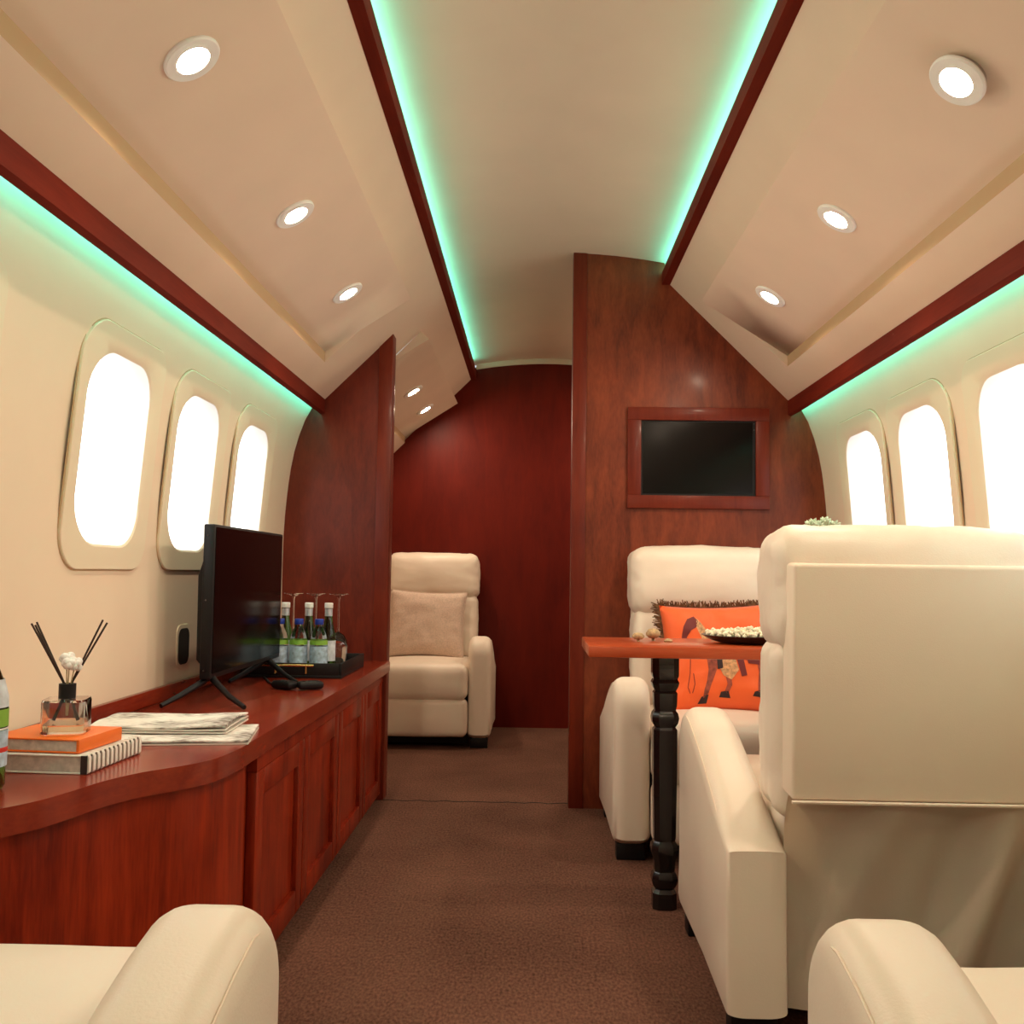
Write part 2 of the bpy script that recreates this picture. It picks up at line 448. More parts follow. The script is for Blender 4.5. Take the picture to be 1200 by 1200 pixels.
def side_wall(s, name, label):
    pts, edges = [], []
    def add_loop(lp):
        i0 = len(pts); pts.extend(lp)
        edges.extend([(i0 + k, i0 + (k + 1) % len(lp)) for k in range(len(lp))])
    outer = [(y, 0.0) for y in frange(Y0, Y1 + .02, 30)] + [(Y1 + .02, z) for z in frange(0, 1.66, 24)[1:]]
    outer += [(y, 1.66) for y in frange(Y1 + .02, Y0, 30)[1:]] + [(Y0, z) for z in frange(1.66, 0, 24)[1:-1]]
    add_loop(outer)
    for cy in WY[s]: add_loop(rrect(cy, WCZ, WIN_W, WH, WIN_R))
    for y in frange(Y0, Y1, 60)[1:-1]:
        for z in frange(0, 1.66, 24)[1:-1]:
            if not any(inside((y, z), cy, WCZ, WIN_W + .03, WH + .03, WIN_R + .015) for cy in WY[s]): pts.append((y, z))
    vo, eo, fo, *_ = delaunay_2d_cdt([Vector(p) for p in pts], edges, [], 0, 1e-5)
    bm = BM()
    V = [bm.verts.new((CX + s * wallx(p.y), p.x, p.y)) for p in vo]
    for f in fo:
        c = sum((vo[i] for i in f), Vector((0, 0))) / len(f)
        if any(inside(c, cy, WCZ, WIN_W, WH, WIN_R) for cy in WY[s]): continue
        bm.faces.new([V[i] for i in f])
    return struct(obj(name, bm, M_CREAM, smooth=60), label)
side_wall(-1, 'wall_left', 'cream curved cabin wall behind the sideboard')
side_wall(1, 'wall_right', 'cream curved cabin wall beside the table')

win_n = 0
def window(s, cy):
    global win_n
    win_n += 1
    root = sempty('window_%d' % win_n, 'rounded cabin window glowing white with daylight')
    n = 8
    def ring(wd, ht, r, off):       # off > 0 is towards the cabin
        return [(CX + s * (wallx(z) - off), y, z) for y, z in rrect(cy, WCZ, wd, ht, r, n)]
    def loft(rings):
        bm = BM()
        rows = [[bm.verts.new(p) for p in rg] for rg in rings]
        for A, B in zip(rows, rows[1:]):
            for k in range(len(A)): bm.faces.new((A[k], A[(k + 1) % len(A)], B[(k + 1) % len(A)], B[k]))
        return bm
    W2, H2, R2 = WIN_W + 2 * FR_M, WH + 2 * FR_M, .085
    bm = loft([ring(W2, H2, R2, -.004), ring(W2, H2, R2, .0055), ring(W2 - .003, H2 - .003, R2 - .0015, .007),
               ring((W2 + WIN_W) / 2, (H2 + WH) / 2, (R2 + WIN_R) / 2, .007),
               ring(WIN_W, WH, WIN_R, .007), ring(WIN_W - .012, WH - .012, WIN_R - .006, .004)])
    obj('window_frame', bm, M_PLATE, root, smooth=22)
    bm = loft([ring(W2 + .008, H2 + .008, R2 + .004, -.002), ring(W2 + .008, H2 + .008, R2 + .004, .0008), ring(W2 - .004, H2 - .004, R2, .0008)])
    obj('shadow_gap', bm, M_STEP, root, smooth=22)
    bm = loft([ring(WIN_W - .012, WH - .012, WIN_R - .006, .004), ring(WIN_W - .03, WH - .03, WIN_R - .015, -.045)])
    obj('window_reveal', bm, M_WHITEP, root, smooth=50)
    bm = BM()
    rings = [[bm.verts.new(p) for p in ring((WIN_W - .024) * k, (WH - .024) * k, (WIN_R - .012) * k, -.043)] for k in (1, .8, .6, .4, .2)]
    for A, B in zip(rings, rings[1:]):
        for k in range(len(A)): bm.faces.new((A[k], A[(k + 1) % len(A)], B[(k + 1) % len(A)], B[k]))
    bm.faces.new(rings[-1])
    obj('window_pane', bm, M_DAY, root, smooth=60)
for s in (-1, 1):
    for cy in WY[s]: window(s, cy)

# ------------------------------------------------------------------ back wall, front wall, dividers
def section(x0, x1, grow=.012, top=None):
    """cabin outline between two x positions (from the centre line), as (x,z)"""
    def topz(x):
        ax = abs(x)
        if ax <= .468: return ceilz(x) + grow
        if ax <= .985: return U.y - (ax - U.x) * .99 + grow * 1.4
        return 0
    pts = []
    xs = frange(x0, x1, 60)
    right = x1 > .985
    left = x0 < -.985
    xs = [x for x in xs if abs(x) < .98]
    if left: xs = [-.98] + xs
    else: xs = [x0] + xs[1:]
    if right: xs = xs + [.98]
    else: xs = xs[:-1] + [x1]
    pts = [(x, topz(x)) for x in xs]
    if right: pts += [(p.x + grow, p.y) for p in reversed(WALLP) if p.y < 1.64]
    else: pts.append((x1, 0))
    if left: pts += [(-p.x - grow, p.y) for p in WALLP if p.y < 1.64]
    else: pts.append((x0, 0))
    return [(CX + a, b) for a, b in pts]
bm = BM(); prism(bm, section(-1.2, 1.2), 1, Y1, Y1 + .05)
wb = struct(obj('wall_back', bm, M_BACK, smooth=0), 'dark mahogany end wall behind the armchair with the beige cushion')
bm = BM()
arc = [(x, ceilz(x) + .005) for x in frange(-.45, .45, 16)]
prism(bm, [(CX + a, b) for a, b in arc] + [(CX + a, b - .037) for a, b in reversed(arc)], 1, Y1 - .012, Y1 + .001)
obj('ceiling_edge_strip', bm, M_CEIL, wb)
bm = BM(); prism(bm, section(-1.2, 1.2), 1, Y0 - .05, Y0)
struct(obj('wall_front', bm, M_CREAM, smooth=0), 'cream bulkhead closing the cabin')

bm = BM(); prism(bm, section(.155 - CX, 1.2), 1, YR, YR + .08)
dr = struct(obj('wall_divider_right', bm, M_WOODV, smooth=0), 'mahogany divider wall carrying the framed screen')
bm = BM(); box(bm, .150, .208, YR - .006, YR + .086, 0, ceilz(.1) + .003, .002)
obj('edge_post', bm, M_POST, dr)
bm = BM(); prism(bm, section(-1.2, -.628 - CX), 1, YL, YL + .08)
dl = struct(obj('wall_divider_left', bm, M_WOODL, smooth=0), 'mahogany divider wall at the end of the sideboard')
bm = BM()
zt = 2.65 - (.622 + CX)
v = [(-.675, 0), (-.616, 0), (-.616, 2.65 - .686 + .004), (-.675, 2.65 - .745 + .004)]
prism(bm, v, 1, YL - .006, YL + .086, .002)
obj('edge_post', bm, M_POST, dl)

# ------------------------------------------------------------------ downlights
slope = math.atan2(P1.y - P2.y, P2.x - P1.x)
def downlight(s, y, label, loose=0.0):
    t = .49
    p = P1 + (P2 - P1) * t
    loc = (CX + s * p.x, y, p.y)
    # local -z is the light's direction: down and towards the centre line
    rot = (0, s * slope, 0)
    root = thing('ceiling_downlight', label, 'ceiling light', loc, rot, 'recessed downlights in the sloping ceilings')
    if loose:
        root.rotation_euler = (R(-5), s * slope + R(5), 0)
        root.location = (loc[0] - s * .007, y, loc[2] - .016)
    bm = BM()
    lathe(bm, [(.057, .0), (.057, -.004), (.054, -.007), (.034, -.0075), (.029, -.004), (.029, .0), (.057, .0)], 36)
    obj('trim_ring', bm, M_WHITEP, root, smooth=30)
    bm = BM()
    lathe(bm, [(0, -.0045), (.018, -.005), (.029, -.004)], 36)
    obj('lens', bm, M_LENS, root, smooth=60)
    if loose:
        bm = BM(); lathe(bm, [(.046, -.001), (.046, .022), (0, .022)], 28)
        obj('housing', bm, M_CHROME, root)
    return root
for y, where in ((-.25, 'added as unseen fill behind the armchair beside the sideboard end'), (1.775, 'over the books on the sideboard'), (2.575, 'over the television on the sideboard'), (3.32, 'next to the divider above the sideboard'), (5.16, 'behind the sideboard divider, farther from the end wall'), (5.73, 'behind the sideboard divider, close to the end wall')):  # first one is unseen, added behind the camera to brighten the recliner back
    downlight(-1, y, 'round white recessed downlight ' + where)
for y, where in ((-.25, 'added as unseen fill behind the cushionless armchair on the table side'), (2.585, 'above the table, flush in the sloping panel'), (3.325, 'next to the divider with the framed screen'), (5.16, 'behind the screen divider, farther from the end wall'), (5.73, 'behind the screen divider, close to the end wall')):  # first one again is an added fill lamp, out of view
    downlight(1, y, 'round white recessed downlight ' + where)
downlight(1, 1.82, 'round white downlight hanging loose from its hole above the table-side armchair', 1.0)

# ------------------------------------------------------------------ sideboard: worktop and cabinet
TOP = 0.575
front = catmull([(-.600, YL - .004), (-.606, 3.2), (-.612, 2.5), (-.613, 2.2), (-.613, 2.07), (-.628, 1.955), (-.665, 1.882), (-.716, 1.815), (-.752, 1.735), (-.770, 1.655), (-.790, 1.585), (-.824, 1.525), (-.875, 1.475), (-.95, 1.44), (-1.035, 1.43)], 6)
front = [(p.x, p.y) for p in front]
def wally(z): return CX - wallx(z)
wtop = thing('worktop', 'glossy red mahogany worktop with an S-curved front edge along the cabin wall', 'worktop', (-.8, 3.0, TOP - .045))
def W(bm):
    bmesh.ops.translate(bm, verts=bm.verts[:], vec=(.8, -3.0, -(TOP - .045))); return bm
bm = BM()
outline = front + [(wally(.56) + .004, 1.43), (wally(.56) + .004, YL - .004)]
prism(bm, outline, 2, TOP - .045, TOP, .006, 2)
obj('top_board', W(bm), M_WOODY, wtop, smooth=40)
bm = BM(); box(bm, wally(.6) + .004, wally(.6) + .020, 1.43, YL - .004, TOP + .0005, TOP + .042, .003)
obj('backsplash', W(bm), M_WOODY, wtop)

cab = thing('sideboard_cabinet', 'low built-in cherry cabinet with four shaker doors and a curved end panel', 'cabinet', (-.8, 3.0, 0))
def Cc(bm):
    bmesh.ops.translate(bm, verts=bm.verts[:], vec=(.8, -3.0, 0)); return bm
bm = BM(); box(bm, -1.015, -.652, 2.205, YL - .004, 0.0, TOP - .0455)
obj('carcass', Cc(bm), M_DOOR, cab, smooth=0)
bm = BM(); box(bm, -.652, -.628, 2.262, YL - .004, .488, .5285)
obj('top_rail', Cc(bm), M_DOOR, cab, smooth=0)
# curved end panel below the worktop
inner = [(x - .024, y) for x, y in front if 1.45 < y < 2.215]
back_ = [(x - .045, y) for x, y in inner]
bm = BM()
prism(bm, inner + back_[::-1], 2, 0.0, TOP - .0455)
obj('curved_panel', Cc(bm), M_DOOR, cab, smooth=40)
dys = [2.262, 2.742, 3.222, 3.702, YL - .006]
for k in range(4):
    a, b = dys[k] + .004, dys[k + 1] - .004
    z0, z1 = .03, .486
    root = bpy.data.objects.new('door', None); COL.objects.link(root); root.parent = cab
    X0, X1, sw = -.651, -.629, .062
    for (n_, q) in (('stile', (a, a + sw, z0, z1)), ('stile', (b - sw, b, z0, z1)), ('rail', (a + sw, b - sw, z1 - sw, z1)), ('rail', (a + sw, b - sw, z0, z0 + sw))):
        bm = BM(); box(bm, X0, X1, q[0], q[1], q[2], q[3], .0018)
        obj(n_, Cc(bm), M_DOOR, root)
    bm = BM(); box(bm, X0, X1 - .013, a + sw, b - sw, z0 + sw, z1 - sw)
    obj('panel', Cc(bm), M_DOOR, root, smooth=0)

# ------------------------------------------------------------------ armchairs
def arm_mesh(bm, prof, xo, dx, r=.042):
    P = list(prof)
    n = len(P)
    nor = []
    for i in range(n):
        a, b, c = Vector(P[i - 1]), Vector(P[i]), Vector(P[(i + 1) % n])
        d1, d2 = (b - a).normalized(), (c - b).normalized()
        n1, n2 = Vector((d1.y, -d1.x)), Vector((d2.y, -d2.x))
        m = (n1 + n2).normalized()
        nor.append(m / max(.5, m.dot(n1)))
    # profile order runs front-bottom, up, back: the normals above point inward or outward; make them inward
    ctr = sum((Vector(p) for p in P), Vector((0, 0))) / n
    if sum(nor[i].dot(ctr - Vector(P[i])) for i in range(n)) < 0: nor = [-q for q in nor]
    sgn = 1 if dx > 0 else -1
    ymin = min(p[0] for p in P); ymax = max(p[0] for p in P)
    rows = []
    st = [0, .08, .2, .38, .6, .8, 1.0]
    seq = [(a, 0) for a in st] + [(a, 1) for a in reversed(st)]
    for a, side in seq:
        x = xo + sgn * (a * r) if not side else xo + dx - sgn * (a * r)
        row = []
        for i, p in enumerate(P):
            k = .35 + .65 * min(1, max(0, (p[0] - ymin - .02) / .16))      # crisp at the rear end
            if p[1] < .12: k *= .6
            ins = (r - math.sqrt(max(0, r * r - (r - a * r) ** 2))) * k
            row.append(bm.verts.new((x, p[0] + nor[i].x * ins, p[1] + nor[i].y * ins)))
        rows.append(row)
    for A, B in zip(rows, rows[1:]):
        for i in range(n): bm.faces.new((A[i], A[(i + 1) % n], B[(i + 1) % n], B[i]))
    bm.faces.new(rows[0]); bm.faces.new(rows[-1][::-1])
    return bm
def make_chair(label, loc, rot, group='cream recliner armchairs', seed=0, lift=0.0, fwd=0.0):
    t = thing('recliner_armchair', label, 'armchair', loc, (0, 0, rot), group)
    HW, AT, FY, RY = .38, .125, .37, -.33       # half width, arm thickness, arm front, arm rear
    prof = [(.0, .075), (.0, .20), (.0, .34), (.0, .44), (.0, .495)]
    prof += [(.105 - .105 * math.cos(R(q)), .495 + .105 * math.sin(R(q))) for q in range(10, 91, 10)]
    prof += [(.105 + .595 * q / 10, .600 - .212 * (q / 10) ** 1.3) for q in range(1, 11)]
    ntop = len(prof)
    prof += [(.70, .30), (.70, .16), (.70, .055), (.40, .055), (.04, .055)]
    for s in (-1, 1):
        bm = BM()
        arm_mesh(bm, [(FY - p[0], p[1]) for p in prof], s * HW, -s * AT)
        a = obj('arm', bm, M_LEATHER, t, smooth=45)
        bm = BM()
        tube(bm, [(s * (HW - .0060), FY - .021 - p[0] * .965, p[1] - .022) for p in prof[2:ntop - 1]], .0016, 6)
        obj('seam', bm, M_LEATHER2, a)
        bm = BM(); box(bm, *sorted((s * (HW - .015), s * (HW - AT + .015))), FY - .10, FY - .04, 0, .0555, .004)
        obj('foot', bm, M_BLACKP, t)
        bm = BM(); box(bm, *sorted((s * (HW - .015), s * (HW - AT + .015))), RY + .03, RY + .09, 0, .0555, .004)
        obj('foot', bm, M_BLACKP, t)
    IW = HW - AT
    bm = BM(); box(bm, -IW, IW, -.20, FY - .055, .02, .255, .006)
    obj('base', bm, M_BLACKP, t)
    bm = BM(); pad(bm, (0, FY - .270 + fwd, .358 + lift), (2 * IW - .002, .64, .195), .045, (.003, .014, .016), .005, 9, seed)
    obj('seat', bm, M_LEATHER, t, smooth=70)
    bm = BM(); pad(bm, (0, FY - .005, .168), (2 * IW - .003, .085, .200), .028, (.002, .012, .004), .004, 10, seed + 1)
    obj('footrest', bm, M_LEATHER, t, smooth=70)
    lean = Matrix.Rotation(R(3.0), 4, 'X')
    piv = Vector((0, -.22, .45))
    def leaned(bm):
        bmesh.ops.transform(bm, matrix=Matrix.Translation(piv) @ lean @ Matrix.Translation(-piv), verts=bm.verts[:]); return bm
    bm = BM(); pad(bm, (0, -.185, .628), (2 * IW + .026, .18, .38), .045, (.006, .022, .0), .013, 12, seed + 2, 14)
    obj('back_cushion', leaned(bm), M_LEATHER, t, smooth=70)
    bm = BM(); pad(bm, (0, -.195, .925), (2 * IW + .036, .22, .262), .052, (.006, .024, .01), .013, 12, seed + 3, 14)
    obj('headrest', leaned(bm), M_LEATHER, t, smooth=70)
    bm = BM(); box(bm, -IW, IW, -.355, -.27, .505, .985, .008, 3)
    bp = obj('back_panel', leaned(bm), M_LEATHER2, t, smooth=40)
    bm = BM(); tube(bm, [(-IW, -.357, .503), (0, -.358, .503), (IW, -.357, .503)], .004, 6)
    obj('seam', leaned(bm), M_LEATHER2, bp)
    # loose skirt hanging under the back panel
    bm = BM()
    nx, nz = 40, 26
    rows = []
    for j in range(nz + 1):
        z = .505 - (.505 - .07) * j / nz
        row = []
        for i in range(nx + 1):
            x = -IW - .004 + (2 * IW + .008) * i / nx
            e = 1 - (2 * i / nx - 1) ** 8
            f = math.sin(min(1, j / 6) * math.pi / 2)
            u = x + (.505 - z) * .42                                  # folds fan out from the far top corner
            k = .25 + .75 * min(1, max(0, (x + .12) / .25))
            d = (.030 * math.sin(u * 26 - 1.2) + .014 * math.sin(u * 47 + .4)) * k + .012 * noise.noise(Vector((x * 6, z * 5, seed + .5)))
            row.append(bm.verts.new((x, -.345 + d * f * e + .036 * f, z)))
        rows.append(row)
    for A, B in zip(rows, rows[1:]):
        for k in range(nx): bm.faces.new((A[k], A[k + 1], B[k + 1], B[k]))
    bmesh.ops.solidify(bm, geom=bm.faces[:], thickness=.004)
    obj('rear_skirt', bm, M_LEATHER2, t, smooth=70)
    return t
make_chair('cream leather recliner drawn up to the table, opposite the one with the orange cushion', (.782, 2.39, 0), 0, seed=1)
make_chair('cream leather recliner with the orange printed cushion, backed against the divider', (.651, 3.675, 0), math.pi, seed=2)
make_chair('cream leather recliner with the beige linen cushion, against the end wall', (-.607, 5.715, 0), math.pi, seed=3)
make_chair('cream leather recliner beside the curved end of the sideboard', (-.652, .76, 0), 0, seed=4, lift=.042, fwd=.045)
make_chair('cream leather recliner directly behind another recliner, no cushion on it', (.680, .76, 0), 0, seed=5, lift=.042, fwd=.045)

# ------------------------------------------------------------------ cushions
def pillow_pt(u, v, a, b, th, sg, seed=0):
    x = a * u * (1 - .07 * (1 - v * v)); z = b * v * (1 - .07 * (1 - u * u))
    y = sg * th * (max(0, (1 - u ** 4)) * max(0, (1 - v ** 4))) ** .55
    wv = (1 - u ** 4) * (1 - v ** 4)
    y += sg * .010 * noise.noise(Vector((u * 2.4 + seed, v * 2.4, sg * 3))) * wv
    y += sg * .013 * noise.noise(Vector((u * 5 + seed, v * 5, sg * 3 + seed))) * (1 - wv * .75) * max(0, wv) ** .3
    return Vector((x, y, z))
def pillow_mesh(a, b, th, seed, n=28):
    bm = BM()
    for sg in (-1, 1):
        g = [[bm.verts.new(pillow_pt(-1 + 2 * i / n, -1 + 2 * j / n, a, b, th, sg, seed)) for i in range(n + 1)] for j in range(n + 1)]
        for j in range(n):
            for i in range(n): bm.faces.new((g[j][i], g[j][i + 1], g[j + 1][i + 1], g[j + 1][i]))
    bmesh.ops.remove_doubles(bm, verts=bm.verts[:], dist=1e-4)
    return bm
t = thing('cushion', 'square beige linen cushion on the recliner against the end wall', 'cushion', (-.620, 5.718, .645), (R(-14), R(2), R(3)))
obj('cover', pillow_mesh(.225, .20, .062, 1.0), M_PILLOW, t, smooth=80)
bm = BM()
bp_ = [(-1, -1), (1, -1), (1, 1), (-1, 1), (-1, -1)]
tube(bm, [pillow_pt(bp_[k][0] + (bp_[k + 1][0] - bp_[k][0]) * q / 10, bp_[k][1] + (bp_[k + 1][1] - bp_[k][1]) * q / 10, .225, .20, .062, 1, 1.0) for k in range(4) for q in range(10)], .003, 6)
obj('piping', bm, M_PILLOW, t)
OA, OB, OT = .215, .205, .065
t = thing('cushion', 'orange silk cushion printed with a horse, brown fringe along its edges', 'cushion', (.690, 3.664, .645), (R(-13), R(-2), 0))
ocov = obj('cover', pillow_mesh(OA, OB, OT, 2.0), M_OPILLOW, t, smooth=80)
bm = BM()
random.seed(3)
def strand(u, v, du, dv, ln):
    p = pillow_pt(u, v, OA, OB, OT, 1, 2.0)
    d = Vector((du + random.uniform(-.35, .35), random.uniform(-.4, .25), dv + random.uniform(-.35, .35))).normalized()
    q = p + d * ln * random.uniform(.6, 1.1)
    tube(bm, [p, (p + q) / 2 + Vector((random.uniform(-.004, .004), random.uniform(-.004, .004), 0)), q], .0030, 4, .0022)
for k in range(90):
    a = -1 + 2 * k / 89
    strand(a, 1, 0, 1, .026); strand(a + .01, 1, 0, .8, .020); strand(-1, a, -1, 0, .034); strand(-1, a + .01, -1, .2, .026); strand(1, a, 1, 0, .026)
fr = obj('fringe', bm, M_FRINGE, t); fr['kind'] = 'stuff'
# flat print on the camera-side face (local -y faces the cabin)
def prt(name, pts, mat, lift=.0012):
    """polygon given in cushion units, triangulated and laid on the cushion face"""
    n = len(pts)
    vo, eo, fo, *_ = delaunay_2d_cdt([Vector(p) for p in pts], [(i, (i + 1) % n) for i in range(n)], [], 1, 1e-5)
    bm = BM()
    V = [bm.verts.new((p.x, p.y, 0)) for p in vo]
    for f in fo: bm.faces.new([V[i] for i in f])
    bmesh.ops.subdivide_edges(bm, edges=bm.edges[:], cuts=2, use_grid_fill=True)
    bmesh.ops.triangulate(bm, faces=bm.faces[:])
    for v in bm.verts:
        p = pillow_pt(v.co.x, v.co.y, OA, OB, OT, -1, 2.0)
        v.co = p + Vector((0, -lift, 0))
    return obj(name, bm, mat, ocov, smooth=80)
def P_(pts, dx=0, dy=0): return [(a + dx, b + dy) for a, b in pts]
# u runs to the cushion's own right; v up.  head, neck, legs, saddle cloth of a standing horse
prt('printed_head', [(-.70, .44), (-.66, .58), (-.58, .72), (-.46, .78), (-.40, .68), (-.44, .56), (-.54, .50), (-.62, .38), (-.66, .22), (-.74, .24), (-.72, .34)], M_PRINTD)
prt('printed_neck', [(-.42, .74), (-.32, .60), (-.20, .40), (-.06, .22), (-.28, .16), (-.36, .36), (-.44, .56)], M_PRINTT)
prt('printed_body', [(-.30, .18), (-.06, .24), (.40, .20), (.86, .16), (.90, -.08), (.66, -.12), (.30, -.06), (.0, -.08), (-.28, -.04)], M_PRINTB)
prt('printed_leg', [(-.30, .0), (-.10, .0), (-.14, -.26), (-.24, -.50), (-.30, -.68), (-.40, -.78), (-.37, -.62), (-.32, -.46), (-.28, -.24)], M_PRINTB)
prt('printed_hoof', [(-.42, -.74), (-.30, -.70), (-.33, -.86), (-.48, -.86)], M_PRINTK)
prt('printed_leg', [(-.02, -.14), (.18, -.14), (.12, -.42), (.12, -.54), (.04, -.70), (-.03, -.68), (.04, -.52)], M_PRINTB)
prt('printed_hoof', [(-.08, -.66), (.05, -.64), (.08, -.78), (-.12, -.76)], M_PRINTK)
prt('printed_leg', [(.60, -.05), (.76, -.05), (.72, -.40), (.64, -.60), (.55, -.70), (.58, -.52), (.62, -.30)], M_PRINTB)
prt('printed_hoof', [(.50, -.66), (.62, -.62), (.60, -.76), (.46, -.74)], M_PRINTK)
prt('printed_cloth', [(-.12, .06), (-.03, .06), (-.02, -.22), (-.12, -.24)], M_PRINTK, .0022)
prt('printed_cloth', [(.22, .06), (.34, .06), (.40, -.36), (.30, -.38)], M_PRINTD, .0022)
prt('printed_tassel', [(-.02, .02), (.20, .02), (.26, -.26), (.12, -.44), (-.02, -.36), (-.08, -.22)], M_PRINTT, .0018)
prt('printed_girth', [(.42, -.02), (.66, .0), (.64, -.16), (.44, -.14)], M_PRINTD, .0022)
def prline(name, pts, mat, wd=.012):
    up = [(a + wd, b) for a, b in pts]; return prt(name, pts + up[::-1], mat)
prline('printed_cord', [(-.62, .30), (-.60, .0), (-.62, -.30), (-.66, -.55), (-.62, -.66)], M_PRINTD)
prline('printed_cord', [(-.56, -.30), (-.54, -.50), (-.58, -.66)], M_PRINTD)
prline('printed_cord', [(-.28, .10), (-.22, -.10)], M_PRINTD)
bm = BM()
tube(bm, [pillow_pt(-1 + 2 * q / 24, -1, OA, OB, OT, 1, 2.0) for q in range(25)], .0045, 6)
obj('lower_piping', bm, M_PRINTK, t)

# ------------------------------------------------------------------ table
TZ = .75
tb = thing('table', 'narrow red mahogany table on a black turned leg, between two facing recliners', 'table', (.66, 2.96, 0))
def T(bm):
    bmesh.ops.translate(bm, verts=bm.verts[:], vec=(-.66, -2.96, 0)); return bm
bm = BM(); box(bm, .155, wallx(.74) + CX - .003, 2.765, 3.165, TZ - .032, TZ, .004)
obj('tabletop', T(bm), M_WOODX, tb)
def sqleg(bm, prof, c, ch=.22):
    rows = []
    for r, z in prof:
        k = r * (1 - ch * 2) if True else r
        pts = [(r, -k), (r, k), (k, r), (-k, r), (-r, k), (-r, -k), (-k, -r), (k, -r)]
        rows.append([bm.verts.new((c[0] + p[0], c[1] + p[1], z)) for p in pts])
    for A, B in zip(rows, rows[1:]):
        for i in range(8): bm.faces.new((A[i], A[(i + 1) % 8], B[(i + 1) % 8], B[i]))
    bm.faces.new(rows[0][::-1]); bm.faces.new(rows[-1])
    return bm
legp = [(.034, 0), (.034, .045), (.026, .055), (.034, .068), (.037, .082), (.034, .096), (.028, .104), (.030, .135), (.036, .150), (.039, .165), (.036, .180), (.029, .190), (.031, .20), (.034, .40), (.034, .505), (.029, .512), (.036, .524), (.039, .538), (.036, .552), (.030, .560), (.033, .575), (.034, .610), (.030, .616), (.036, .628), (.039, .640), (.034, .650), (.038, .660), (.038, TZ - .0325)]
bm = BM(); sqleg(bm, legp, (.384, 2.89))
obj('leg', T(bm), M_LEG, tb, smooth=30)
bm = BM(); sqleg(bm, legp, (1.02, 2.89))
obj('leg', T(bm), M_LEG, tb, smooth=30)

# plate of popcorn
PC = (.640, 2.985)
t = thing('plate', 'round dark glazed plate holding popcorn on the table', 'plate', (PC[0], PC[1], TZ + .0005))
bm = BM(); lathe(bm, [(0, 0), (.075, 0), (.105, .008), (.132, .022), (.134, .024), (.130, .025), (.100, .012), (.07, .006), (0, .006)], 40)
obj('dish', bm, M_PLATEK, t, smooth=50)
bm = BM()
random.seed(5)
for k in range(150):
    a = random.uniform(0, 2 * math.pi); rr = .118 * math.sqrt(random.random())
    z = .014 + max(0, .115 - rr) * .13 + random.uniform(0, .018) * (1 - rr / .14) + (rr / .118) ** 2 * .012
    c = Vector((rr * math.cos(a), rr * math.sin(a), z + TZ))
    for q in range(3):
        o = Vector((random.uniform(-1, 1), random.uniform(-1, 1), random.uniform(-.6, 1))) * .006
        bmesh.ops.create_icosphere(bm, subdivisions=1, radius=random.uniform(.0055, .0085), matrix=Matrix.Translation(c + o - Vector((0, 0, 0))))
bmesh.ops.translate(bm, verts=bm.verts[:], vec=(0, 0, -TZ))
fd = obj('popcorn', bm, M_FOOD, smooth=60, loc=(PC[0], PC[1], TZ + .001))
tag(fd, 'heap of white popcorn filling the dark plate', 'popcorn'); fd['kind'] = 'stuff'
# dried pods on the table
def pod(loc, sc, tilt, label):
    t = thing('dried_pod', label, 'seed pod', (loc[0], loc[1], TZ + .0005), (0, 0, tilt), 'dried pods on the table')
    bm = BM(); lathe(bm, [(0, .006), (.010, .005), (.017, .010), (.018, .015), (.012, .022), (0, .024)], 12)
    bmesh.ops.scale(bm, vec=(sc, sc * .8, sc), verts=bm.verts[:])
    obj('cap', bm, M_POD, t, smooth=60)
    bm = BM(); lathe(bm, [(0, 0), (.005, 0), (.004, .008 * sc), (0, .0085 * sc)], 8)
    obj('stalk', bm, M_POD, t, smooth=60)
pod((.316, 2.985), 1.1, .3, 'small pale tan dried pod at the aisle end of the table')
pod((.366, 3.03), 1.55, 1.2, 'largest tan dried pod, round cap on a short stalk, on the table')
t = thing('dried_pod', 'flat chip of dried pod between the pods and the plate', 'seed pod', (.405, 2.975, TZ + .0005), (0, 0, .5), 'dried pods on the table')
bm = BM(); lathe(bm, [(0, 0), (.013, 0), (.015, .004), (.006, .009), (0, .011)], 9); bmesh.ops.scale(bm, vec=(1.1, .6, 1), verts=bm.verts[:])
obj('cap', bm, M_POD, t)
# vase with pale green blooms
t = thing('flower_vase', 'white vase of pale green blooms on the table by the window', 'vase', (.862, 2.97, TZ + .0005))
bm = BM(); lathe(bm, [(0, 0), (.035, 0), (.045, .03), (.048, .09), (.035, .16), (.024, .20), (.028, .225), (.024, .225), (.02, .20), (0, .19)], 28)
obj('vase_body', bm, M_CERAMIC, t, smooth=60)
random.seed(11)
for k in range(9):
    a = k * 2.4; rr = .012 + .0115 * math.sqrt(k) * 1.1
    c = Vector((rr * math.cos(a), rr * math.sin(a), .335 + .036 - rr * .5 + random.uniform(-.006, .006)))
    bm = BM(); tube(bm, [(0, 0, .19), (c.x * .4, c.y * .4, .27), tuple(c)], .0018, 5)
    st = obj('stem', bm, M_LEAF, t)
    bm = BM()
    for q in range(10):
        b = q * 2.4; e = .35 + .12 * q
        d = Vector((math.cos(b) * math.sin(e), math.sin(b) * math.sin(e), math.cos(e)))
        m = Matrix.Translation(c + d * .011) @ d.to_track_quat('Z', 'Y').to_matrix().to_4x4() @ Matrix.Diagonal((.006, .0045, .011, 1))
        bmesh.ops.create_icosphere(bm, subdivisions=1, radius=1, matrix=m)
    obj('bloom', bm, M_LEAF, st, smooth=60)

